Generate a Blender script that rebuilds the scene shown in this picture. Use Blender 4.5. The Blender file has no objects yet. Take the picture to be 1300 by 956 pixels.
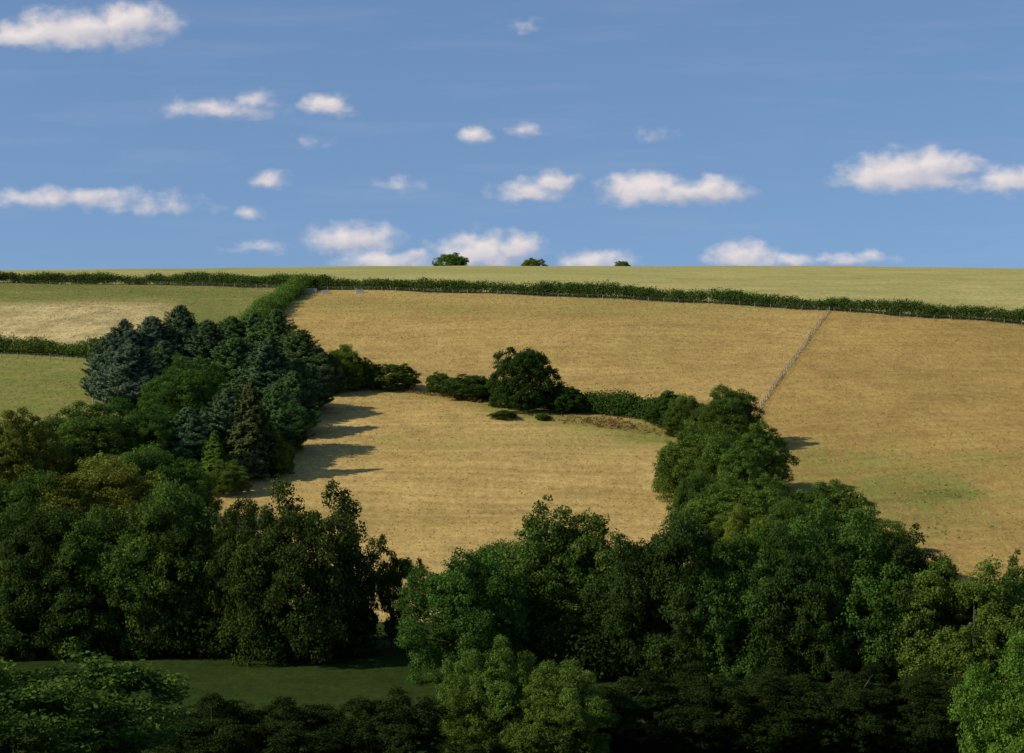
import bpy, math, random
import numpy as np
from mathutils import Vector
rng = np.random.default_rng(11); random.seed(5)
sc = bpy.context.scene; COL = sc.collection
F, CX, CY = 2426.0, 650.0, 478.0
sc.view_settings.view_transform = 'Standard'; sc.view_settings.look = 'None'; sc.view_settings.exposure = 0

# ------------------------------------------------------------------ terrain
_pts = [(-400,40),(-60,10),(0,-2.4),(100,-24),(150,-23.2),(178,-23.3),(205,-20),(240,-16),(270,-10.2),(300,-4.6),
        (340,2.5),(390,12.5),(430,19.5),(500,26.6),(600,34.9),(700,39.3),(900,43),(1300,45),(6000,40)]
_gd = np.arange(-400, 6000, 1.0)
_gz = np.interp(_gd, [p[0] for p in _pts], [p[1] for p in _pts])
_k = np.exp(-0.5*(np.arange(-30,31)/9.0)**2); _k /= _k.sum()
_gz = np.convolve(np.pad(_gz, 30, mode='edge'), _k, mode='valid')
def terr(x, y):
    x = np.asarray(x, float); y = np.asarray(y, float)
    z = np.interp(y, _gd, _gz)
    f = np.clip((y-120)/100, 0, 1)*np.clip((620-y)/200, 0, 1)
    z = z + f*(0.45*np.sin(x/31+1.0+y/70) + 0.25*np.sin(x/13.0+y/19) + 0.10*np.sin(x/5.1-y/6.3))
    g = np.clip((y-440)/160, 0, 1)
    return z - g*(4.2e-5*np.minimum((x-30)**2, 90000.) + .10*np.sin(x/19.) + .05*np.sin(x/6.))
_dd = np.arange(70, 900, 0.2)
def at(px, py):
    x = (px-CX)/F*_dd; zr = (CY-py)/F*_dd; t = terr(x, _dd)
    i = np.argmax(t >= zr)
    return float(x[i]), float(_dd[i]), float(t[i])

# ------------------------------------------------------------------ helpers
def tag(o, label=None, cat=None, group=None, kind=None):
    if label: o['label'] = label
    if cat: o['category'] = cat
    if group: o['group'] = group
    if kind: o['kind'] = kind
    return o
def empty(name, loc, rz=0, sc_=(1,1,1)):
    o = bpy.data.objects.new(name, None); COL.objects.link(o)
    o.location = loc; o.rotation_euler = (0,0,rz); o.scale = sc_
    o.empty_display_size = 0.2
    return o
def link(name, me, mat=None, parent=None):
    o = bpy.data.objects.new(name, me); COL.objects.link(o)
    if parent: o.parent = parent
    if mat:
        if not me.materials: me.materials.append(mat)
        o.material_slots[0].link = 'OBJECT'; o.material_slots[0].material = mat
    return o
def np_mesh(name, V, nper):
    n = len(V)//nper
    me = bpy.data.meshes.new(name)
    me.vertices.add(len(V)); me.vertices.foreach_set('co', V.astype(np.float32).ravel())
    me.loops.add(len(V)); me.loops.foreach_set('vertex_index', np.arange(len(V), dtype=np.int32))
    me.polygons.add(n); me.polygons.foreach_set('loop_start', np.arange(n, dtype=np.int32)*nper)
    me.update(calc_edges=True)
    return me
def unit(a): return a/np.maximum(np.linalg.norm(a, axis=-1, keepdims=True), 1e-9)
def leaf_mesh(name, P, N, size, aspect, tone, T=None):
    n = len(P)
    if T is None: T = rng.normal(size=(n,3))
    T = unit(T - N*np.sum(T*N, axis=1, keepdims=True)); B = np.cross(N, T)
    s = size if np.ndim(size) else size*rng.uniform(.55,1.4,n)
    s = np.asarray(s)[:,None]
    V = np.empty((n,4,3))
    V[:,0] = P - T*s*.5; V[:,1] = P + B*s*aspect*.5 + N*s*.08; V[:,2] = P + T*s*.5; V[:,3] = P - B*s*aspect*.5 + N*s*.08
    me = np_mesh(name, V.reshape(-1,3), 4)
    a = me.attributes.new('tone', 'FLOAT', 'FACE'); a.data.foreach_set('value', np.clip(tone,0,1).astype(np.float32))
    return me
def clump_leaves(C, R, n, reject=True, flat=1.0, low=-0.75, sub=0):
    C = np.asarray(C, float); R = np.asarray(R, float)
    C0, R0 = C, R
    ct = rng.normal(0,.12,len(R))
    if sub:                                  # each bough carries smaller sprays of leaves with gaps between them
        cs, rs, ts = [], [], []
        for c, r, t in zip(C, R, ct):
            m = max(4, int(sub*r)); d = unit(rng.normal(size=(m,3))); d = d[d[:,2] > -.7]; m = len(d)
            q = rng.uniform(.26,.54,m)*min(r,1.3)**.8
            cs.append(c + d*(r*rng.uniform(.62,.98,m))[:,None]); rs.append(q); ts.append(t+rng.normal(0,.07,m))
        C = np.concatenate(cs); R = np.concatenate(rs); ct = np.concatenate(ts)
    p = R**2; p /= p.sum()
    idx = rng.choice(len(R), n, p=p)
    d = unit(rng.normal(size=(n,3)))
    k = d[:,2] > low; d = d[k]; idx = idx[k]
    u = rng.uniform(.25,1,len(d))**.5*1.08
    stretch = np.stack([rng.uniform(.85,1.45,len(R)),rng.uniform(.85,1.45,len(R)),rng.uniform(.6,.95,len(R))],1)
    P = C[idx] + d*(R[idx]*u)[:,None]*np.array([1,1,flat])*stretch[idx]
    P += rng.normal(0,.09,P.shape)*R[idx][:,None]
    far = rng.random(len(d)) < .09
    P[far] += d[far]*(R[idx][far]*rng.uniform(.05,.4,far.sum()))[:,None]
    tone = .5 + ct[idx] + rng.normal(0,.12,len(d))
    if reject:
        keep = np.ones(len(d), bool)
        for k in range(len(R0)):
            keep &= ~(np.sum((P-C0[k])**2,axis=1) < (R0[k]*.52)**2)
        P, d, tone = P[keep], d[keep], tone[keep]
    N = unit(d + rng.normal(0,.5,d.shape))
    return P, N, tone
def tube(V, Fc, pts, rad, seg=7):
    base = len(V); pts = [Vector(p) for p in pts]
    for i, p in enumerate(pts):
        t = (pts[min(i+1,len(pts)-1)] - pts[max(i-1,0)]).normalized()
        a = t.cross(Vector((.3,.9,.1))).normalized(); b = t.cross(a)
        for k in range(seg):
            w = 2*math.pi*k/seg
            V.append(tuple(p + (a*math.cos(w)+b*math.sin(w))*rad[i]))
    for i in range(len(pts)-1):
        for k in range(seg):
            q = (k+1)%seg
            Fc.append((base+i*seg+k, base+i*seg+q, base+(i+1)*seg+q, base+(i+1)*seg+k))
    Fc.append(tuple(base+(len(pts)-1)*seg+k for k in range(seg)))
def mesh_from(name, V, Fc):
    me = bpy.data.meshes.new(name); me.from_pydata(V, [], Fc); me.update()
    return me

# ------------------------------------------------------------------ materials
def nt_new(name):
    m = bpy.data.materials.new(name); m.use_nodes = True
    nt = m.node_tree; nt.nodes.clear()
    out = nt.nodes.new('ShaderNodeOutputMaterial')
    return m, nt, out
def N_(nt, t, **kw):
    n = nt.nodes.new(t)
    for k, v in kw.items(): setattr(n, k, v)
    return n
def leaf_mat(name, col, transl=.28, var=.9):
    m, nt, out = nt_new(name); L = nt.links.new
    at_ = N_(nt,'ShaderNodeAttribute', attribute_name='tone')
    oi = N_(nt,'ShaderNodeObjectInfo')
    mr = N_(nt,'ShaderNodeMapRange'); mr.inputs[3].default_value = 1-var*.6; mr.inputs[4].default_value = 1+var*.75
    L(at_.outputs['Fac'], mr.inputs[0])
    hs = N_(nt,'ShaderNodeHueSaturation'); hs.inputs['Color'].default_value = (*col,1)
    mh = N_(nt,'ShaderNodeMapRange'); mh.inputs[3].default_value = .478; mh.inputs[4].default_value = .512
    L(oi.outputs['Random'], mh.inputs[0]); L(mh.outputs[0], hs.inputs['Hue']); L(mr.outputs[0], hs.inputs['Value'])
    d = N_(nt,'ShaderNodeBsdfDiffuse'); t = N_(nt,'ShaderNodeBsdfTranslucent'); mx = N_(nt,'ShaderNodeMixShader')
    mx.inputs[0].default_value = transl
    L(hs.outputs[0], d.inputs[0]); L(hs.outputs[0], t.inputs[0]); L(d.outputs[0], mx.inputs[1]); L(t.outputs[0], mx.inputs[2])
    L(mx.outputs[0], out.inputs[0])
    return m
def plain_mat(name, c1, c2, scale=3.0, rough=.9, metal=0):
    m, nt, out = nt_new(name); L = nt.links.new
    tc = N_(nt,'ShaderNodeTexCoord'); n = N_(nt,'ShaderNodeTexNoise'); n.inputs['Scale'].default_value = scale; n.inputs['Detail'].default_value = 6
    mx = N_(nt,'ShaderNodeMix', data_type='RGBA'); mx.inputs[6].default_value = (*c1,1); mx.inputs[7].default_value = (*c2,1)
    b = N_(nt,'ShaderNodeBsdfPrincipled'); b.inputs['Roughness'].default_value = rough; b.inputs['Metallic'].default_value = metal
    L(tc.outputs['Object'], n.inputs['Vector']); L(n.outputs[0], mx.inputs[0]); L(mx.outputs[2], b.inputs['Base Color']); L(b.outputs[0], out.inputs[0])
    return m
def field_mat(name, a, b, pale, green, streak=.55, bumpd=.2, rowamp=.6):
    m, nt, out = nt_new(name); L = nt.links.new
    geo = N_(nt,'ShaderNodeNewGeometry')
    def noise(sx, sy, detail, rough=.55, dist=0, vec=None):
        mp = N_(nt,'ShaderNodeMapping'); mp.inputs['Scale'].default_value = (sx,sy,0.0)
        n = N_(nt,'ShaderNodeTexNoise'); n.inputs['Scale'].default_value = 1; n.inputs['Detail'].default_value = detail
        n.inputs['Roughness'].default_value = rough; n.inputs['Distortion'].default_value = dist
        L(vec or geo.outputs['Position'], mp.inputs[0]); L(mp.outputs[0], n.inputs['Vector'])
        return n.outputs[0]
    def ramp(f, lo, hi, t0=0., t1=1.):
        r = N_(nt,'ShaderNodeMapRange'); r.inputs[1].default_value = lo; r.inputs[2].default_value = hi
        r.inputs[3].default_value = t0; r.inputs[4].default_value = t1
        L(f, r.inputs[0]); return r.outputs[0]
    def mix(f, c1, c2, bt='MIX'):
        x = N_(nt,'ShaderNodeMix', data_type='RGBA', blend_type=bt)
        if isinstance(f, float): x.inputs[0].default_value = f
        else: L(f, x.inputs[0])
        for c, i in ((c1,6),(c2,7)):
            if isinstance(c, tuple): x.inputs[i].default_value = (*c,1)
            else: L(c, x.inputs[i])
        return x.outputs[2]
    def math_(op, p, q):
        x = N_(nt,'ShaderNodeMath', operation=op)
        for i, v in enumerate((p,q)):
            if isinstance(v,(int,float)): x.inputs[i].default_value = v
            else: L(v, x.inputs[i])
        return x.outputs[0]
    big = noise(.025,.04,6,.6)
    warp = ramp(noise(.010,.012,1), .2,.8,-12.,12.)
    cw = N_(nt,'ShaderNodeCombineXYZ'); L(warp, cw.inputs[1])
    av = N_(nt,'ShaderNodeVectorMath', operation='ADD'); L(geo.outputs['Position'], av.inputs[0]); L(cw.outputs[0], av.inputs[1])
    rows = noise(.03,.42,5,.6,.3, av.outputs[0])
    mid = noise(.18,.10,6,.65); fine = noise(1.0,.42,6,.72); fine2 = noise(3.4,1.3,3,.7)
    c = mix(ramp(big,.36,.64), a, b)
    c = mix(math_('MULTIPLY', ramp(rows,.45,.75), streak), c, pale)
    at_g = N_(nt,'ShaderNodeAttribute', attribute_name='green')
    at_p = N_(nt,'ShaderNodeAttribute', attribute_name='pale')
    c = mix(math_('MULTIPLY', at_p.outputs['Fac'], ramp(mid,.25,.6)), c, pale)
    gg = math_('ADD', at_g.outputs['Fac'], ramp(mid,.3,.7,-.40,.40))
    gg = math_('ADD', gg, ramp(big,.3,.7,-.20,.20))
    gg = ramp(gg,.16,.98)
    c = mix(gg, c, green)
    v = math_('MULTIPLY', ramp(fine,.28,.72,.72,1.24), ramp(mid,.3,.7,.80,1.18))
    v = math_('MULTIPLY', v, ramp(fine2,.3,.7,.85,1.15))
    v = math_('MULTIPLY', v, ramp(rows,.35,.65,1-.14*rowamp,1+.07*rowamp))
    comb = N_(nt,'ShaderNodeCombineColor')
    for i in range(3): L(v, comb.inputs[i])
    c = mix(1.0, c, comb.outputs[0], 'MULTIPLY')
    bp = N_(nt,'ShaderNodeBump'); bp.inputs['Strength'].default_value = .5; bp.inputs['Distance'].default_value = bumpd
    L(fine, bp.inputs['Height'])
    d = N_(nt,'ShaderNodeBsdfDiffuse'); L(c, d.inputs[0]); L(bp.outputs[0], d.inputs['Normal']); L(d.outputs[0], out.inputs[0])
    return m

G_OAK   = leaf_mat('leaf_oak',   (.080,.140,.024), .34)
G_MID   = leaf_mat('leaf_mid',   (.106,.172,.027), .34)
G_DARK  = leaf_mat('leaf_dark',  (.048,.082,.017), .32)  # valley trees carry the foreground shade in this leaf colour
G_OLIVE = leaf_mat('leaf_olive', (.136,.170,.027), .34)
G_LIT   = leaf_mat('leaf_sunlit',(.108,.184,.027), .34)  # sunlit look put into the leaf colour
G_YEL   = leaf_mat('leaf_yellow',(.160,.215,.028), .34)
G_NEAR  = leaf_mat('leaf_fresh', (.130,.225,.030), .34)
G_BLUE  = leaf_mat('needle_blue',(.102,.150,.078), .22)
G_FIR   = leaf_mat('needle_green',(.086,.148,.042), .25)
G_SPR   = leaf_mat('needle_dark',(.082,.132,.052), .22)
G_SPD   = leaf_mat('needle_olive',(.074,.096,.028), .15)
G_HEDGE = leaf_mat('leaf_hedge', (.058,.106,.021))
G_HDARK = leaf_mat('leaf_hedge_dark', (.050,.090,.018))
G_WEED  = leaf_mat('leaf_weed',  (.22,.25,.07))
G_RUST  = leaf_mat('bracken',    (.27,.165,.06), .3, .7)
BARK = plain_mat('bark', (.045,.036,.026), (.10,.085,.06), 2.0)
WOOD = plain_mat('weathered_wood', (.26,.21,.14), (.40,.33,.23), 2.0)
WOODD = plain_mat('dark_wood', (.16,.14,.10), (.28,.24,.17), 2.0)
WIRE = plain_mat('wire', (.25,.24,.22), (.35,.33,.3), 5.0, .5, .6)
GALV = plain_mat('galvanised', (.42,.43,.44), (.55,.56,.57), 2.0, .5, .3)
CONC = plain_mat('trough_stone', (.45,.43,.40), (.6,.58,.54), 2.0)

# ------------------------------------------------------------------ field boundaries (ground plan)
def poly(pts): return np.array([at(*p) for p in pts])
TOP = poly([(-90,361),(0,359),(200,362),(400,368),(550,372),(700,377),(850,384),(1000,393),(1150,403),(1300,413),(1390,419)])
MID = poly([(430,491),(500,489),(560,496),(620,504),(700,517),(770,528),(850,538),(900,552)])
LFT = poly([(386,367),(350,390),(322,414),(290,470),(270,560),(250,640),(230,790)])
RGT = poly([(1054,394),(1008,458),(963,522),(945,580),(960,640),(1000,720),(1020,790)])
LMD = poly([(-90,447),(0,449),(60,451),(130,457),(260,470)])
def fx(P, x): return np.interp(x, P[:,0], P[:,1])
def fy(P, y): o = np.argsort(P[:,1]); return np.interp(y, P[o,1], P[o,0])
NAMES = ['far_field','meadow','left_upper_field','left_lower_field','right_field','upper_field','lower_field']
def classify(x, y):
    r = np.full(x.shape, 6)
    r[y > fx(MID,x)] = 5
    r[x > fy(RGT,y)] = 4
    l = x < fy(LFT,y)
    r[l] = 3; r[l & (y > fx(LMD,x))] = 2
    r[y < 177] = 1
    r[y > fx(TOP,x)] = 0
    return r
xs = np.concatenate([[-5000,-2500,-1200,-700,-450,-320,-240,-200], np.arange(-175,175.5,1.0), [200,240,320,450,700,1200,2500,5000]])
ys = np.concatenate([[-380,-200,-100,-50,-20,0,20,40,60,80], np.arange(95,520,1.0), np.arange(520,720,5.0), [740,780,840,900,1000,1150,1300,1800,3000,5500]])
GX, GY = np.meshgrid(xs, ys); GZ = terr(GX, GY)
nx, ny = len(xs), len(ys)
V = np.stack([GX,GY,GZ],-1).reshape(-1,3)
q = (np.arange(ny-1)[:,None]*nx + np.arange(nx-1)[None,:]).ravel()
quads = np.stack([q, q+1, q+1+nx, q+nx],1)
cen = V[quads].mean(1); reg = classify(cen[:,0], cen[:,1])
def sstep(a, b, v): t = np.clip((v-a)/(b-a),0,1); return t*t*(3-2*t)
def bump(v, c, w): return np.exp(-((v-c)/w)**2)
Yp = np.maximum(V[:,1],50); PX = CX+F*V[:,0]/Yp; PY = CY-F*V[:,2]/Yp
green = np.zeros(len(V)); pale = np.zeros(len(V))
vreg = classify(V[:,0], V[:,1])
g2 = 1 - sstep(-6,8,PY-384)*(1-sstep(0,22,PY-428))*(1-sstep(190,250,PX)); m2 = vreg==2
green[m2] = (g2*.80)[m2]; pale[m2] = (1-g2)[m2]
green[vreg==3] = .70
green[vreg==0] = (.22+.28*bump(PX,300,350))[vreg==0]
g4 = .58*bump(PY,620,34)*sstep(960,1040,PX)*(1-.6*sstep(1120,1260,PX)) + .34*bump(PX,1190,90)*bump(PY,650,40) + .50*bump(PX,1205,45)*bump(PY,626,9) + .38*bump(PY,578,14) + .06
green[vreg==4] = g4[vreg==4]
dm = fx(MID,V[:,0]) - V[:,1]
g6 = .85*bump(dm,9,8)*sstep(560,640,PX) + .5*bump(dm,4,5) + .34*bump(PY,560,12) + .02
green[vreg==6] = g6[vreg==6]
g5 = .42*bump(PY,385,16) + .06
green[vreg==5] = g5[vreg==5]
FM = {
 'far_field': field_mat('grass_far',(.47,.40,.145),(.40,.355,.12),(.51,.44,.18),(.28,.31,.085),.35),
 'meadow': field_mat('grass_meadow_shaded',(.036,.055,.012),(.028,.048,.010),(.050,.062,.017),(.03,.05,.010),.3,.2,.3),  # valley floor shade is put into the grass colours
 'left_upper_field': field_mat('grass_left_upper',(.38,.30,.11),(.34,.28,.095),(.60,.46,.21),(.175,.195,.048),.3),
 'left_lower_field': field_mat('grass_left_lower',(.38,.32,.105),(.33,.29,.095),(.43,.36,.13),(.175,.195,.042),.3),
 'right_field': field_mat('straw_right',(.45,.295,.092),(.365,.24,.072),(.50,.35,.12),(.20,.21,.05),.3),
 'upper_field': field_mat('straw_upper',(.49,.332,.108),(.405,.272,.086),(.55,.39,.14),(.29,.265,.07),.35),
 'lower_field': field_mat('straw_lower',(.525,.36,.118),(.44,.30,.096),(.60,.44,.172),(.26,.24,.06),.4,.2,.75),
}
FL = {
 'far_field': 'yellow-green grass field on the hilltop between the long hedge and the skyline',
 'meadow': 'shaded dark green meadow on the valley floor in front of the big trees',
 'left_upper_field': 'left hillside field with green edges and a pale straw middle',
 'left_lower_field': 'small yellow-green pasture at the left edge below its short hedge',
 'right_field': 'dry golden field right of the straight fence with green weedy patches',
 'upper_field': 'large dry golden field between the long top hedge and the middle hedge',
 'lower_field': 'dry golden field with mown rows below the middle hedge and round oak',
}
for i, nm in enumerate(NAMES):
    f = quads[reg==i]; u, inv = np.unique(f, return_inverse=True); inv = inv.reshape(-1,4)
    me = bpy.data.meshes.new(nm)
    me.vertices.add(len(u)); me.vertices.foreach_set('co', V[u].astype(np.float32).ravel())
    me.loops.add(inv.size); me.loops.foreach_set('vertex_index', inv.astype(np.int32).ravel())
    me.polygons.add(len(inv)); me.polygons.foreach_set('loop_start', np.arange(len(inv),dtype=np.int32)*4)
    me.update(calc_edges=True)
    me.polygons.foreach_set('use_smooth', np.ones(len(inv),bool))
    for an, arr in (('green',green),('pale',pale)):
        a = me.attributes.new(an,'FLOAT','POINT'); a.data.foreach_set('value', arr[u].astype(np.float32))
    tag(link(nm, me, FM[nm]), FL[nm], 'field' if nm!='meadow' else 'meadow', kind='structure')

def tufts(name, region, n, mat, h, label):
    y = np.sqrt(rng.uniform(177**2, 520**2, n)); x = rng.uniform(-.285,.285,n)*y
    k = classify(x,y)==region; x, y = x[k], y[k]; z = terr(x,y)
    n = len(x); a = rng.uniform(0,2*np.pi,n); w = rng.uniform(.07,.18,n); hh = h*rng.uniform(.4,1.4,n)
    d = np.stack([np.cos(a)*w, np.sin(a)*w, np.zeros(n)],1); p = np.stack([x,y,z-.02],1)
    lean = rng.normal(0,.1,(n,3)); lean[:,2] = hh
    T = np.empty((n,3,3)); T[:,0] = p-d; T[:,1] = p+d; T[:,2] = p+lean
    me = np_mesh(name, T.reshape(-1,3), 3)
    t = me.attributes.new('tone','FLOAT','FACE'); t.data.foreach_set('value', np.clip(rng.normal(.5,.14,n),0,1).astype(np.float32))
    tag(link(name, me, mat), label, 'grass', kind='stuff')
DRY = leaf_mat('dry_grass', (.46,.34,.12), .4, .6); DRYG = leaf_mat('rough_grass', (.23,.23,.065), .4, .6)
tufts('dry_grass', 5, 150000, DRY, .15, 'short dry golden grass stubble across the large upper field')
tufts('dry_grass', 6, 100000, DRY, .14, 'short dry golden grass stubble across the lower field with mown rows')
tufts('dry_grass', 4, 150000, DRY, .15, 'short dry golden grass right of the straight fence')
tufts('rough_grass', 3, 100000, DRYG, .14, 'rough yellow-green grass on the small left pasture')
tufts('rough_grass', 2, 100000, DRYG, .14, 'rough grass tufts on the left hillside field under the long hedge')

# ------------------------------------------------------------------ tree variants (nominal 12 m wide, 12 m tall)
def limb_mesh(name, C, h, r0, cz, nl=9):
    Vt, Fc = [], []
    top = h*.72
    pts = [(0,0,-.6),(0,0,.25),(.1,.05,h*.2),(.18,-.1,h*.42),(.05,.05,top)]
    tube(Vt, Fc, pts, [r0*1.6,r0*1.15,r0*.9,r0*.6,r0*.15], 9)
    ii = rng.choice(len(C), min(nl,len(C)), replace=False)
    lr = r0 if nl < 20 else r0*.35
    for i in ii:
        z0 = rng.uniform(.16,.5)*h; c = C[i]
        if c[2] < z0: z0 = max(.12*h, c[2]*.6)
        m_ = (c[0]*.5, c[1]*.5, z0+(c[2]-z0)*.62)
        tube(Vt, Fc, [(.1,0,z0), m_, tuple(c)], [lr*.5, lr*.28, lr*.07], 6)
    return mesh_from(name, Vt, Fc)
def broad_variant(seed, k=92, rmin=.8, rmax=1.9, n=165000, leaf=.205, bottom=.04, W=12., H=12., low=-.7, lobe_a=.1, fexp=.42, fmin=.3, nl=12, r0=.38, sub=17):
    global rng
    rng = np.random.default_rng(seed)
    d = unit(rng.normal(size=(k*3,3))); d = d[d[:,2] > low][:k]; k = len(d)
    ph = rng.uniform(0,6.28,6)
    az = np.arctan2(d[:,1],d[:,0])
    lobe = 1 + lobe_a*np.sin(2*az+ph[0]+d[:,2]) + lobe_a*np.sin(3*az+ph[1]+2*d[:,2]) + lobe_a*.9*np.sin(5*d[:,2]+ph[2]+2*az)
    fr = rng.uniform(fmin,1.0,k)**fexp*lobe
    R = rmin+(rmax-rmin)*rng.uniform(0,1,k)**1.3
    C = d*fr[:,None]*np.array([W/2-1.1, W/2-1.1, H*(1-bottom)/2-.9])
    C[:,2] += H*(.5+bottom/2)
    C[:,:2] *= np.where(C[:,2] < H*.5, 1.0+.12*(1-C[:,2]/(H*.5)), 1.0)[:,None]
    P, N, t = clump_leaves(C, R, n, sub=sub)
    lo, hi = np.percentile(P,.6,axis=0), np.percentile(P,99.4,axis=0)
    s = np.array([W/(hi[0]-lo[0]), W/(hi[1]-lo[1]), H*(1-bottom)/(hi[2]-lo[2])]); c0 = (lo+hi)/2
    off = np.array([c0[0],c0[1],hi[2]])
    P = (P-off)*s + np.array([0,0,H]); C = (C-off)*s + np.array([0,0,H])
    k = P[:,2] > .05
    cm = leaf_mesh('broad_crown', P[k], N[k], leaf, .7, t[k])
    return cm, limb_mesh('broad_trunk', C, H, r0, 0, nl)
BROAD = [broad_variant(300+i, lobe_a=[.06,.11,.08,.12,.08,.10,.09,.07][i]) for i in range(8)]
NEAR = [broad_variant(150+i, k=130, rmin=.55, rmax=1.45, n=160000, leaf=.19, lobe_a=.11, sub=18) for i in range(3)]
SPARSE = broad_variant(181, k=70, rmin=.5, rmax=1.0, n=42000, leaf=.25, bottom=.06, lobe_a=.10, nl=60, fmin=.1, fexp=.5, r0=.3, sub=13)
BUSH = [broad_variant(180+i, k=110, rmin=.7, rmax=1.6, n=80000, leaf=.30, bottom=.0, lobe_a=.05, fexp=.3, fmin=.3, sub=10) for i in range(4)]
def conifer_variant(seed, R0=3.0, H=14., tiers=34, droop=.25, power=.85, nleaf=34, ls=.55, rise=.22):
    global rng
    rng = np.random.default_rng(seed)
    Ps, Ns, Ts, Sz, to = [], [], [], [], []
    ph = rng.uniform(0,6.28,3)
    for t in range(tiers):
        f = (t+.5)/tiers; z = H*(.03+.95*f)
        L0 = R0*(1-f)**power*(.8+.2*min(1,f*6)) + .12
        nb = int(8+5*(1-f))
        a0 = rng.uniform(0,6.28)
        for b in range(nb):
            a = a0+2*np.pi*b/nb+rng.normal(0,.2); L = L0*rng.uniform(.62,1.18)*(1+.13*np.sin(2*a+ph[0]+3*f)+.12*np.sin(3*a+ph[1]-5*f))
            n = max(8,int(nleaf*L/R0*1.4)); u = rng.uniform(.12,1,n)**.6
            rad = L*u; zz = z + L*(rise*u - (droop+.2)*u**2 + .18*u**4) + rng.normal(0,.12,n)
            side = rng.normal(0,.2,n)*L*(1.2-u)
            x = np.cos(a)*rad - np.sin(a)*side; y = np.sin(a)*rad + np.cos(a)*side
            Ps.append(np.stack([x,y,zz],1))
            dirv = np.stack([np.cos(a)*.7+rng.normal(0,.4,n), np.sin(a)*.7+rng.normal(0,.4,n), rng.normal(.6,.4,n)],1)
            Ts.append(dirv)
            Ns.append(unit(np.stack([np.cos(a)*.9+rng.normal(0,.42,n), np.sin(a)*.9+rng.normal(0,.42,n), np.full(n,.5)+rng.normal(0,.3,n)],1)))
            to.append(.5+rng.normal(0,.08)+.10*(u-.5)+rng.normal(0,.11,n)); Sz.append(ls*rng.uniform(.6,1.3,n)*(.7+.3*(1-f)))
    P, N, T = np.concatenate(Ps), np.concatenate(Ns), np.concatenate(Ts)
    cm = leaf_mesh('conifer_crown', P, N, np.concatenate(Sz), .42, np.concatenate(to), T)
    Vt, Fc = [], []
    tube(Vt, Fc, [(0,0,-.6),(0,0,.3),(0,0,H*.5),(0,0,H*.95)], [.34,.26,.15,.02], 8)
    return cm, mesh_from('conifer_trunk', Vt, Fc)
FIR = [conifer_variant(200+i, R0=3.2, power=[.80,.64,.72,.58][i], droop=.0, nleaf=150, rise=.75, ls=.34, tiers=42) for i in range(4)]
SPRUCE = [conifer_variant(220+i, R0=2.9, power=.85, droop=.35, nleaf=100, ls=.42) for i in range(2)]
rng = np.random.default_rng(77)

def place(kind, px, top, base, w, mat, name, label, cat, group=None, loc=None, variant=None):
    x, y, z = loc if loc else at(px, base)
    ztop = (CY-top)/F*y; h = ztop - z; W = w/F*y
    if kind == 'broad':  me, tr = BROAD[random.randrange(8) if variant is None else variant]; s = (W/12, W/12, h/12)
    elif kind == 'near': me, tr = NEAR[variant or 0]; s = (W/12, W/12, h/12)
    elif kind == 'sparse': me, tr = SPARSE; s = (W/12, W/12, h/12)
    elif kind in ('bush','dome'): me, tr = BUSH[random.randrange(4)]; s = (W/12, W/12*.9, h/12)
    elif kind == 'fir':  me, tr = FIR[random.randrange(4)]; s = (W/6.0, W/6.0, h/14)
    else: me, tr = SPRUCE[random.randrange(2)]; s = (W/5.6, W/5.6, h/14)
    root = empty(name, (x,y,z), random.uniform(0,6.28), s)
    tag(root, label, cat, group)
    woody = kind == 'bush'
    link('foliage' if woody else 'crown', me, mat, root)
    link('stem' if woody else 'trunk', tr, BARK, root)
    return root

# ---- conifer belt on the left
GB = 'conifers in the belt left of the golden fields'
for a in [
 ('fir',140,422,515,78,G_BLUE,'blue-green conifer at the left end of the belt beside the small pasture'),
 ('fir',158,404,500,86,G_BLUE,'blue-green conifer second from the left end of the belt'),
 ('fir',193,401,492,88,G_BLUE,'blue-grey conifer left of the tallest tip in the belt'),
 ('fir',229,387,484,80,G_SPR,'tallest blue-grey conifer tip on the skyline of the belt'),
 ('fir',262,406,490,80,G_SPR,'narrow blue-green conifer just right of the tallest belt tip'),
 ('fir',166,436,530,96,G_BLUE,'broad blue-green conifer in front of the left end of the belt'),
 ('fir',294,401,480,78,G_FIR,'green conifer at the back of the belt below the diagonal hedge, left one'),
 ('fir',322,396,480,80,G_FIR,'green conifer at the back of the belt at the foot of the diagonal hedge'),
 ('fir',350,392,484,80,G_FIR,'green conifer right of the diagonal hedge foot at the back of the belt'),
 ('fir',382,418,498,80,G_FIR,'dark green conifer on the right shoulder of the belt'),
 ('fir',406,440,500,62,G_SPR,'small dark conifer at the right end of the belt'),
 ('fir',300,428,522,94,G_FIR,'mid green conifer in the middle of the belt'),
 ('fir',342,426,534,96,G_SPR,'dark grey-green conifer in the right half of the belt, middle row'),
 ('fir',376,454,528,80,G_FIR,'green conifer on the right edge of the belt above the shadow'),
 ('fir',207,432,520,84,G_SPR,'dark grey-green conifer behind the round green oak of the belt'),
 ('fir',353,486,576,80,G_FIR,'dark conifer on the right edge of the belt beside the long shadows'),
 ('fir',372,470,552,82,G_FIR,'green conifer filling the right edge of the belt between two shadows'),
 ('fir',392,462,522,62,G_SPR,'low dark conifer on the right edge of the belt next to its right end'),
 ('fir',336,530,594,64,G_SPR,'short dark conifer right of the pointed spruce at the lower belt edge'),
 ('fir',288,492,590,92,G_SPR,'grey-green conifer left of the dark pointed spruce'),
]: place(*a[:6],'conifer_tree',a[6],'tree',GB)
place('spruce',318,480,606,82,G_SPD,'spruce_tree','dark pointed spruce with layered drooping branches at the front of the belt','tree')
place('fir',240,516,604,88,G_SPR,'conifer_tree','grey-green front conifer of the belt, left of the small bright green one','tree',GB)
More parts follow.
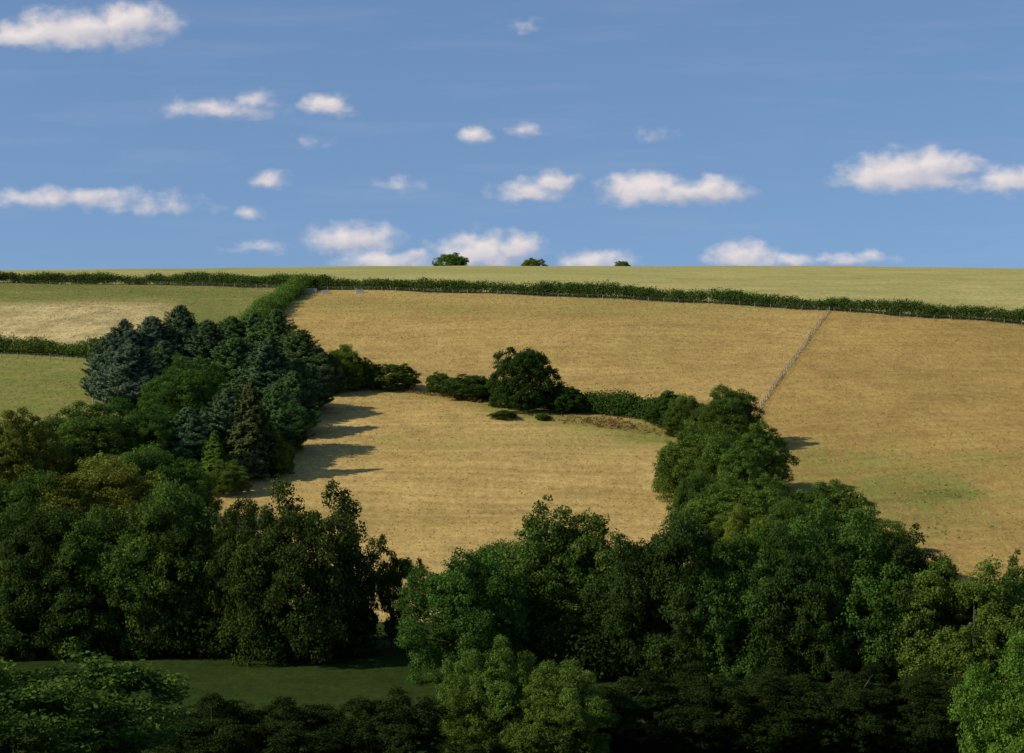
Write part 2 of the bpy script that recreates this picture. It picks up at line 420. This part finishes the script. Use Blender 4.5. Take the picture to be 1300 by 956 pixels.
place('spruce',272,546,616,64,G_LIT,'spruce_tree','small bright green conifer at the foot of the belt','tree')
place('broad',346,550,602,52,G_MID,'broadleaf_tree','small sunlit tree on the right foot of the belt below the dark conifer','tree')
place('broad',362,520,574,48,G_OAK,'broadleaf_tree','small round tree at the right edge of the belt between the two longest shadows','tree')
place('broad',285,586,626,60,G_MID,'broadleaf_tree','small round tree at the lowest corner of the belt casting a shadow on the field','tree')
# ---- broadleaf trees left
GL = 'broadleaf trees in the lower left wood'
for a in [
 ('broad',236,457,552,108,G_OAK,'round green oak standing among the blue-green conifers'),
 ('broad',178,510,606,110,G_OAK,'dark round tree in front of the left end of the conifer belt'),
 ('broad',105,516,612,144,G_OAK,'wide dark oak below the small left pasture'),
 ('broad',20,524,632,114,G_OLIVE,'olive sunlit tree at the left edge under the pasture'),
 ('broad',188,572,668,134,G_OAK,'dark tree at the foot of the belt left of the small bright green conifer'),
 ('broad',236,600,668,78,G_MID,'mid green tree beside the lower corner of the belt and its shadow'),
 ('broad',125,586,712,174,G_OLIVE,'broad olive-green sunlit tree in the middle of the lower left wood'),
 ('broad',22,606,722,144,G_OAK,'dark tree at the left edge below the olive sunlit tree'),
 ('broad',214,622,826,168,G_OAK,'tall oak in the valley row, left of the widest rounded oak'),
 ('broad',140,654,832,164,G_OAK,'dark tree in the valley row below the broad olive tree'),
 ('broad',50,652,832,174,G_DARK,'dark tree in the valley row near the left edge'),
 ('broad',-2,700,836,76,G_OLIVE,'narrow olive tree cut by the left edge above the near bush'),
]: place(*a[:6],'broadleaf_tree',a[6],'tree',GL)
# ---- valley row
GV = 'tall trees in the valley row'
for a in [
 ('broad',292,646,830,120,G_DARK,'dark tree squeezed behind the widest rounded oak on its left'),
 ('broad',378,624,836,180,G_DARK,'widest rounded dark oak of the valley row, left of the gap with the thin tree'),
 ('broad',636,694,840,130,G_OAK,'mid green tree right behind the rounded willow'),
 ('broad',728,653,846,188,G_OAK,'large domed mid green tree at the centre of the valley row'),
 ('broad',800,688,856,134,G_DARK,'dark low tree right of the large domed centre tree'),
 ('broad',862,662,862,164,G_DARK,'dark tree below the tree clump on the right field edge'),
 ('broad',940,688,866,154,G_OAK,'tree below the yellow-green crown in the valley row'),
 ('broad',1010,678,868,154,G_DARK,'dark tree right of the yellow-green crown in the valley row'),
 ('broad',1078,655,868,184,G_OAK,'tall mid green tree in the right part of the valley row'),
 ('broad',1160,690,870,168,G_DARK,'dark tree left of the fresh green rounded tree near the right edge'),
 ('broad',1238,720,886,172,G_MID,'fresh green rounded tree near the right edge'),
 ('broad',1314,718,880,130,G_OAK,'tree cut by the right edge behind the fresh green rounded tree'),
]: place(*a[:6],'broadleaf_tree',a[6],'tree',GV)
place('broad',588,704,862,152,G_OAK,'willow_tree','green rounded willow-like tree right of the thin gappy tree','tree',GV)
place('sparse',498,686,826,78,G_DARK,'broadleaf_tree','thin dark tree with gappy crown standing alone in the gap of the valley row','tree',GV)
# ---- clump on the edge of the right field
GR = 'trees on the edge between lower and right fields'
for a in [
 ('broad',873,504,556,58,G_OAK,'small round tree at the upper left of the right clump by the middle hedge'),
 ('broad',926,494,568,80,G_OAK,'topmost tree of the right clump beside the foot of the straight fence'),
 ('broad',888,540,634,108,G_MID,'sunlit rounded tree on the left of the right clump bulging into the lower field'),
 ('broad',932,560,650,92,G_MID,'sunlit tree in the middle of the right clump below its topmost tree'),
 ('broad',960,540,626,90,G_MID,'rounded tree on the right of the clump casting shadow on the right field'),
 ('broad',882,604,690,64,G_OAK,'small low tree at the left foot of the right clump'),
 ('broad',938,606,706,144,G_MID,'wide green tree at the lower end of the right clump'),
 ('broad',1052,614,706,122,G_MID,'green tree with pointed top on the right below the clump'),
 ('broad',945,646,740,70,G_YEL,'small yellow-green crown in front of the wide green tree'),
 ('broad',1003,638,736,116,G_OAK,'tree between the yellow-green crown and the pointed-top tree'),
 ('broad',1100,666,742,122,G_OAK,'dark tree right of the pointed-top tree at the foot of the right field'),
]: place(*a[:6],'broadleaf_tree',a[6],'tree',GR)
# ---- middle hedge line
place('dome',664,445,519,90,G_DARK,'oak_tree','single round dark oak in the middle hedge at the centre','tree')
place('broad',434,440,496,52,G_LIT,'broadleaf_tree','small sunlit tree at the left end of the middle hedge','tree')
place('broad',462,456,494,42,G_OAK,'broadleaf_tree','very small tree between the sunlit tree and the long clipped bush','tree')
GH = 'bushes along the middle hedge'
for a in [
 ('bush',499,463,494,66,G_OAK,'long rounded bush left of the gap in the middle hedge'),
 ('bush',559,474,500,34,G_OAK,'small round bush just right of the gap in the middle hedge'),
 ('bush',598,477,506,72,G_HEDGE,'wide low bush left of the round oak'),
 ('bush',638,521,531,38,G_OAK,'flat green bush out in the field below the round oak'),
 ('bush',690,525,533,22,G_OAK,'tiny green bush right below the round oak'),
 ('bush',720,492,524,50,G_HDARK,'low dark bush in the middle hedge just right of the round oak'),
 ('bush',846,498,542,50,G_HEDGE,'tall bush at the right end of the middle hedge'),
 ('bush',412,462,500,44,G_SPR,'dark bush at the foot of the right end of the conifer belt'),
]: place(*a[:6],'shrub',a[6],'bush',GH)
# ---- skyline bushes
def d_loc(px, d, sink=0): x = (px-CX)/F*d; return (x, d, float(terr(x,d))-sink)
GS = 'bushes showing over the skyline'
for px, top, w, d, lab in [
 (571,323,46,630,'largest rounded bush on the skyline'),
 (678,329,36,630,'small dark bush on the skyline right of the largest one'),
 (790,332,22,630,'tiny low bush farthest right on the skyline')]:
    place('bush',px,top,0,w,G_NEAR if px==571 else G_YEL,'shrub',lab,'bush',GS,loc=d_loc(px,d,3.2 if px==571 else 2.2))
# ---- near growth at the bottom of the view
GN = 'near tree crowns at the bottom'
place('near',0,808,0,480,G_OAK,'broadleaf_tree','near leafy tree crown filling the bottom left corner','tree',GN,loc=d_loc(0,82),variant=0)
place('near',1314,826,0,180,G_NEAR,'broadleaf_tree','bright yellow-green near crown in the bottom right corner','tree',GN,loc=d_loc(1314,96),variant=2)
place('near',622,820,0,126,G_MID,'broadleaf_tree','near sunlit crown at the bottom centre, taller left one','tree',GN,loc=d_loc(622,120),variant=2)
place('near',708,845,0,130,G_MID,'broadleaf_tree','near sunlit crown at the bottom centre, lower right one','tree',GN,loc=d_loc(708,118),variant=1)
GD = 'added dark bushes along the bottom edge'  # bushes added to darken the strip along the bottom edge
G_SHADE = leaf_mat('leaf_shade', (.028,.048,.011))  # shade under the trees painted into undergrowth and bush leaves
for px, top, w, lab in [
 (270,884,150,'added dark bush at the bottom edge next to the near crown in the left corner'),
 (375,888,160,'added dark bush at the bottom edge in front of the meadow, middle one'),
 (485,882,160,'added dark bush at the bottom edge in front of the meadow, right one'),
 (795,858,150,'added dark bush at the bottom edge, first one right of the near sunlit crowns'),
 (890,852,150,'added dark bush at the bottom edge, second one right of the near sunlit crowns'),
 (985,856,150,'added dark bush at the bottom edge, third one right of the near sunlit crowns'),
 (1080,850,150,'added dark bush at the bottom edge, fourth one right of the near sunlit crowns'),
 (1180,860,160,'added dark bush at the bottom edge beside the bright near crown in the corner')]:
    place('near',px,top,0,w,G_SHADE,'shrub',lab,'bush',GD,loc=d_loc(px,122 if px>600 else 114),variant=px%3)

# ------------------------------------------------------------------ hedges
def hedge(path, h, w, mat, label, step=.75, leaf=.28, per=150, name='hedgerow', cat='hedge', group=None, hv=.25, kind=None, low=-.5):
    P = np.asarray(path, float); seg = np.linalg.norm(np.diff(P[:,:2],axis=0),axis=1); s = np.concatenate([[0],np.cumsum(seg)])
    n = int(s[-1]/step)*2
    t = rng.uniform(0,s[-1],n)
    x = np.interp(t,s,P[:,0]); y = np.interp(t,s,P[:,1])
    ph = rng.uniform(0,6.28,3)
    hl = h*(1+hv*(.5*np.sin(t/5.3+ph[0])+.35*np.sin(t/2.1+ph[1])+.4*np.sin(t/14+ph[2])))
    R = np.clip(rng.uniform(.3,.5,n)*hl, .2, 1.6)
    zf = rng.uniform(0,1,n)
    dx = np.interp(t,s,np.gradient(P[:,0])); dy = np.interp(t,s,np.gradient(P[:,1])); L = np.hypot(dx,dy)+1e-6
    o = rng.uniform(-.5,.5,n)*np.maximum(w-R,0.2)
    x += -dy/L*o; y += dx/L*o
    C = np.stack([x,y,terr(x,y)+R*.3+zf*np.maximum(hl-R*1.2,.05)],1)
    Pn, N, tn = clump_leaves(C, R, n*per, reject=False, low=low)
    z0 = terr(Pn[:,0],Pn[:,1]); k = Pn[:,2] > z0-.05
    o0 = np.array([P[:,0].mean(),P[:,1].mean(),0]); o0[2] = float(terr(o0[0],o0[1]))
    me = leaf_mesh(name, Pn[k]-o0, N[k], leaf, .75, tn[k])
    ob = link(name, me, mat); ob.location = o0
    tag(ob, label, cat, group, kind)
    return ob
GHD = 'hedgerows between the fields'
hedge(TOP+np.array([0,1.5,0]), 3.2, 2.6, G_HEDGE, 'long dark hedge crossing the whole hillside below the top field', step=.30, group=GHD, hv=.2, per=130)
hedge(poly([(388,366),(368,378),(350,391),(332,405),(316,420)]), 3.8, 3.8, G_LIT, 'short diagonal sunlit hedge running down from the long hedge to the conifers', step=.3, group=GHD, hv=.15)
hedge(poly([(-60,447),(0,447),(60,450),(132,455)]), 4.2, 3.0, G_OAK, 'short dark hedge above the small pasture at the left edge', step=.3, group=GHD, hv=.35)
hedge(poly([(698,516),(735,521),(770,526),(810,531),(858,540)]), 4.3, 2.8, G_HDARK, 'middle hedge running right from the round oak to the right clump', step=.22, group=GHD, hv=.35)
hedge(poly([(560,497),(600,503),(645,509)]), 2.4, 2.2, G_HEDGE, 'low hedge piece under the round oak on its left', step=.28, group=GHD)
GU = 'undergrowth in the valley tree row'
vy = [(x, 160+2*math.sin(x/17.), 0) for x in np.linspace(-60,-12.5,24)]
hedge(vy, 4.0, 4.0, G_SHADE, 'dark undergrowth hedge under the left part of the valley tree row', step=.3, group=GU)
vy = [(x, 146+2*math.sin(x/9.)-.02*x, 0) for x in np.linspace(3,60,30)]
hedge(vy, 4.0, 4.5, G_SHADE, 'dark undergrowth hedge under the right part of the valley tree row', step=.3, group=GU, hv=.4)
hedge(poly([(690,530),(760,538),(830,548),(862,552)]), .45, 6.0, G_RUST, 'rust-brown bracken on the bank below the middle hedge', step=.24, per=14, leaf=.22, name='bracken', cat='bracken', hv=.9, kind='stuff')
hedge(poly([(445,496),(500,496),(560,503),(620,513)]), .45, 1.6, G_RUST, 'thin brown weeds along the top edge of the lower field', step=.4, per=14, leaf=.22, name='dry_weeds', cat='weeds', hv=.6, kind='stuff')
hedge(poly([(1160,636),(1195,628),(1235,620)]), .22, 8, G_WEED, 'low green weeds on the slope of the right field, upper patch', step=.8, per=10, leaf=.2, name='weeds', cat='weeds', hv=.8, kind='stuff')
hedge(poly([(1150,690),(1190,678),(1230,664)]), .22, 8, G_WEED, 'low green weeds on the slope of the right field, lower patch', step=1.2, per=10, leaf=.2, name='weeds', cat='weeds', hv=.8, kind='stuff')

# ------------------------------------------------------------------ fences
def box_mesh(name, sx, sy, h):
    V_, F_ = [], []
    for z, k in ((-.3,1),(h-.06,1),(h,.55)):
        for a, b in ((-1,-1),(1,-1),(1,1),(-1,1)): V_.append((a*sx/2*k, b*sy/2*k, z))
    for i in (0,4):
        for k in range(4): F_.append((i+k, i+(k+1)%4, i+4+(k+1)%4, i+4+k))
    F_.append((8,9,10,11)); F_.append((3,2,1,0))
    return mesh_from(name, V_, F_)
POST = box_mesh('post', .11, .11, 1.05)
def fence(path, spacing, label, mat=WOODD, group='post and wire fences'):
    P = np.asarray(path, float); s = np.concatenate([[0],np.cumsum(np.linalg.norm(np.diff(P[:,:2],axis=0),axis=1))])
    t = np.arange(0, s[-1], spacing); x = np.interp(t,s,P[:,0]); y = np.interp(t,s,P[:,1]); z = terr(x,y)
    root = tag(empty('wire_fence', (x[0],y[0],z[0])), label, 'fence', group)
    o = Vector((x[0],y[0],z[0]))
    for i in range(len(t)):
        p = link('post', POST, mat, root); p.location = Vector((x[i],y[i],z[i]))-o
        p.rotation_euler = (random.gauss(0,.03),random.gauss(0,.03),random.uniform(0,1)); p.scale = (1,1,random.uniform(.85,1.1))
    for hz in (.4,.7,.95):
        Vt, Fc = [], []
        tube(Vt, Fc, [tuple(Vector((x[i],y[i],z[i]+hz))-o) for i in range(len(t))], [.008]*len(t), 4)
        link('wire', mesh_from('wire', Vt, Fc), WIRE, root)
fence(poly([(1053,396),(1030,426),(1008,458),(985,490),(963,522)]), 2.2, 'straight pale post and wire fence running downhill between the two golden fields', WOOD)
fence(TOP[3:]+np.array([0,-1.2,0]), 3.4, 'post and wire fence along the foot of the long top hedge on the golden side')
fence(TOP[:4]+np.array([0,-1.2,0]), 3.4, 'post and wire fence along the foot of the long hedge above the left fields')
fence(poly([(-40,453),(0,454),(60,456),(118,461)]), 3.0, 'short post and wire fence along the top of the small left pasture')
fence(poly([(119,462),(119,485),(118,515)]), 2.2, 'short fence running down the right side of the small left pasture', WOOD)
hedge(poly([(1053,396),(1030,426),(1008,458),(985,490),(963,522)]), .25, .4, leaf_mat('straw_pale',(.56,.44,.22),.3), 'strip of long pale grass along the straight fence', step=.6, per=10, leaf=.22, name='long_grass', cat='grass', hv=.5, kind='stuff')

# ------------------------------------------------------------------ gate and troughs by the hedge corner
def bars(Vt, Fc, p, q, r): tube(Vt, Fc, [p,q], [r,r], 6)
x, y, z = at(392,373); g = tag(empty('field_gate',(x,y,z),.1), 'grey metal field gate at the top left corner of the large golden field', 'gate')
for sx in (-1.7,1.7):
    p = link('gate_post', POST, WOOD, g); p.location = (sx,0,0); p.scale = (1.5,1.5,1.2)
Vt, Fc = [], []
for k in range(5): bars(Vt, Fc, (-1.55,0,.25+.22*k), (1.55,0,.25+.22*k), .045)
for sx in (-1.55,0,1.55): bars(Vt, Fc, (sx,0.01,.2), (sx,0.01,1.2), .045)
link('gate_panel', mesh_from('gate_panel',Vt,Fc), GALV, g)
def trough(px, py, L, label):
    x, y, z = at(px,py); W, H = .8, .75
    Vs, Fs = [], []
    def ring(a, b, zz):
        i = len(Vs); Vs.extend([(-a,-b,zz),(a,-b,zz),(a,b,zz),(-a,b,zz)]); return i
    r = [ring(L/2-.06,W/2-.06,-.1), ring(L/2,W/2,H), ring(L/2-.08,W/2-.08,H), ring(L/2-.14,W/2-.14,.2)]
    for a, b in zip(r[:-1], r[1:]):
        for k in range(4): Fs.append((a+k, a+(k+1)%4, b+(k+1)%4, b+k))
    Fs.append((r[3],r[3]+1,r[3]+2,r[3]+3))
    o = link('water_trough', mesh_from('water_trough',Vs,Fs), CONC); o.location = (x,y,z); o.rotation_euler = (0,0,.15)
    tag(o, label, 'trough', 'pale troughs below the long hedge')
trough(413,373,1.5,'pale trough just right of the grey field gate')
trough(457,372,1.9,'pale trough standing alone under the long hedge, right one')

# ------------------------------------------------------------------ sun, sky with clouds
EL, SX, SY = math.radians(34), 1.0, .30
v = Vector((SX,SY,0)).normalized()*math.cos(EL) + Vector((0,0,-math.sin(EL)))
sd = bpy.data.lights.new('sun','SUN'); sd.energy = 3.95; sd.angle = math.radians(.6); sd.color = (1,.91,.77)
so = bpy.data.objects.new('sun', sd); COL.objects.link(so); so.rotation_euler = v.to_track_quat('-Z','Y').to_euler(); so.location = (-100,100,120)
w = bpy.data.worlds.new('World'); sc.world = w; w.use_nodes = True
nt = w.node_tree; nt.nodes.clear(); L = nt.links.new
def M(op, a, b=None, c=None, clamp=False):
    n = N_(nt,'ShaderNodeMath', operation=op); n.use_clamp = clamp
    for i, q_ in enumerate((a,b,c)):
        if q_ is None: continue
        if isinstance(q_,(int,float)): n.inputs[i].default_value = q_
        else: L(q_, n.inputs[i])
    return n.outputs[0]
SK = .10
tc = N_(nt,'ShaderNodeTexCoord'); sp = N_(nt,'ShaderNodeSeparateXYZ'); L(tc.outputs['Generated'], sp.inputs[0])
zz = M('MULTIPLY_ADD', sp.outputs[2], .85, .165)
cv = N_(nt,'ShaderNodeCombineXYZ'); L(sp.outputs[0],cv.inputs[0]); L(sp.outputs[1],cv.inputs[1]); L(zz,cv.inputs[2])
nv = N_(nt,'ShaderNodeVectorMath', operation='NORMALIZE'); L(cv.outputs[0], nv.inputs[0])
sky = N_(nt,'ShaderNodeTexSky'); sky.sky_type = 'NISHITA'; sky.sun_disc = False
sky.sun_elevation = EL; sky.sun_rotation = math.atan2(-SX,-SY) % (2*math.pi); sky.air_density = 1.0; sky.dust_density = .5; sky.ozone_density = 1.8
L(nv.outputs[0], sky.inputs[0])
tint = N_(nt,'ShaderNodeMix', data_type='RGBA', blend_type='MULTIPLY'); tint.inputs[0].default_value = 1; tint.inputs[7].default_value = (.98,1.10,1.24,1)
L(sky.outputs[0], tint.inputs[6])
yy = M('MAXIMUM', sp.outputs[1], .05)
uu = M('MULTIPLY', M('DIVIDE', sp.outputs[0], yy), F); vv = M('MULTIPLY', M('DIVIDE', sp.outputs[2], yy), F)
pv = N_(nt,'ShaderNodeCombineXYZ'); L(uu,pv.inputs[0]); L(vv,pv.inputs[1])
def wnoise(sx, sy, detail, rough):
    mp = N_(nt,'ShaderNodeMapping'); mp.inputs['Scale'].default_value = (sx,sy,1); L(pv.outputs[0], mp.inputs[0])
    n = N_(nt,'ShaderNodeTexNoise'); n.inputs['Scale'].default_value = 1; n.inputs['Detail'].default_value = detail; n.inputs['Roughness'].default_value = rough
    L(mp.outputs[0], n.inputs['Vector']); return n
nw = wnoise(1/34.,1/24.,4,.55); ne = wnoise(1/26.,1/20.,5,.5); nwisp = wnoise(1/300.,1/34.,4,.6)
wv = N_(nt,'ShaderNodeVectorMath', operation='MULTIPLY_ADD'); wv.inputs[1].default_value = (30,20,0); L(nw.outputs['Color'], wv.inputs[0])
off = N_(nt,'ShaderNodeVectorMath', operation='ADD'); off.inputs[1].default_value = (-15,-10,0); L(pv.outputs[0], off.inputs[0]); L(off.outputs[0], wv.inputs[2])
clouds = [(95,36,140,38,1),(170,24,72,34,1),(30,44,82,22,.9),(280,137,92,21,.62),(325,128,44,20,.58),(415,131,44,23,.8),(604,170,28,17,.74),(672,164,27,15,.4),
 (340,227,34,16,.66),(318,270,24,14,.62),(325,314,54,12,.34),(80,250,172,21,.6),(190,262,88,14,.48),(450,301,78,31,.86),(498,329,88,20,.8),
 (612,317,74,38,.95),(656,312,42,30,.92),(672,241,58,23,.75),(702,230,38,22,.78),(817,238,70,36,1.0),(864,243,64,22,.9),(906,239,60,26,.86),(1150,216,104,40,1.05),(1190,206,80,28,.95),(1288,227,58,30,.92),
 (758,330,64,21,.7),(946,322,54,30,1.0),(1084,328,60,14,.66),(1006,330,44,15,.62),(508,235,34,14,.36),(668,31,24,13,.26),(400,178,26,12,.3),(1216,236,38,15,.36),(830,171,32,11,.26)]
acc = None; hac = None
for (px,py,rx,ry,wt) in clouds:
    a = N_(nt,'ShaderNodeVectorMath', operation='MULTIPLY_ADD'); L(wv.outputs[0], a.inputs[0])
    a.inputs[1].default_value = (1/rx,1/ry,0); a.inputs[2].default_value = (-(px-CX)/rx, -(CY-py-ry*.25)/ry, 0)
    s = N_(nt,'ShaderNodeSeparateXYZ'); L(a.outputs[0], s.inputs[0])
    yk = M('MAXIMUM', s.outputs[1], M('MULTIPLY', s.outputs[1], -1.8))
    r2 = M('MULTIPLY_ADD', s.outputs[0], M('MULTIPLY', s.outputs[0], 1.0), M('MULTIPLY', yk, yk))
    dn = M('MULTIPLY', M('SUBTRACT', 1.0, M('SQRT', r2)), wt)
    hy = M('MULTIPLY', M('MAXIMUM', dn, 0.0), M('SUBTRACT', s.outputs[1], M('MULTIPLY', s.outputs[0], .35)))
    acc = dn if acc is None else M('MAXIMUM', acc, dn)
    hac = hy if hac is None else M('ADD', hac, hy)
den = M('ADD', acc, M('MULTIPLY', M('SUBTRACT', ne.outputs[0], .5), .88))
den = M('SUBTRACT', den, .04)
mr = N_(nt,'ShaderNodeMapRange', interpolation_type='SMOOTHSTEP'); mr.inputs[1].default_value = -.10; mr.inputs[2].default_value = .68; L(den, mr.inputs[0])
mask = M('MULTIPLY', mr.outputs[0], .95)
hn = M('DIVIDE', hac, M('MAXIMUM', acc, .12))
lit = M('MULTIPLY_ADD', hn, 1.1, M('MULTIPLY_ADD', ne.outputs[0], .8, .10), clamp=True)
cm = N_(nt,'ShaderNodeMix', data_type='RGBA'); L(lit, cm.inputs[0])
cm.inputs[6].default_value = (.43/SK,.46/SK,.57/SK,1); cm.inputs[7].default_value = (.84/SK,.76/SK,.74/SK,1)
wm = N_(nt,'ShaderNodeMix', data_type='RGBA', blend_type='MIX'); wf = N_(nt,'ShaderNodeMapRange'); wf.inputs[1].default_value = .5; wf.inputs[2].default_value = .8; wf.inputs[3].default_value = 0; wf.inputs[4].default_value = .12
L(nwisp.outputs[0], wf.inputs[0]); L(wf.outputs[0], wm.inputs[0]); L(tint.outputs[2], wm.inputs[6]); wm.inputs[7].default_value = (.5/SK,.55/SK,.68/SK,1)
fm = N_(nt,'ShaderNodeMix', data_type='RGBA'); L(mask, fm.inputs[0]); L(wm.outputs[2], fm.inputs[6]); L(cm.outputs[2], fm.inputs[7])
bgc = N_(nt,'ShaderNodeBackground'); bgc.inputs[1].default_value = SK; L(fm.outputs[2], bgc.inputs[0])
bgs = N_(nt,'ShaderNodeBackground'); bgs.inputs[1].default_value = SK; L(tint.outputs[2], bgs.inputs[0])
win = M('MULTIPLY', M('GREATER_THAN', sp.outputs[1], .9), M('LESS_THAN', M('ABSOLUTE', sp.outputs[2]), .26))
ms = N_(nt,'ShaderNodeMixShader'); L(win, ms.inputs[0]); L(bgs.outputs[0], ms.inputs[1]); L(bgc.outputs[0], ms.inputs[2])
wo = N_(nt,'ShaderNodeOutputWorld'); L(ms.outputs[0], wo.inputs[0])

# ------------------------------------------------------------------ camera
cd = bpy.data.cameras.new('camera'); cd.sensor_width = 36; cd.lens = 36*F/1300; cd.clip_start = .5; cd.clip_end = 12000
co = bpy.data.objects.new('camera', cd); COL.objects.link(co); co.location = (0,0,0); co.rotation_euler = (math.radians(90),0,0)
sc.camera = co
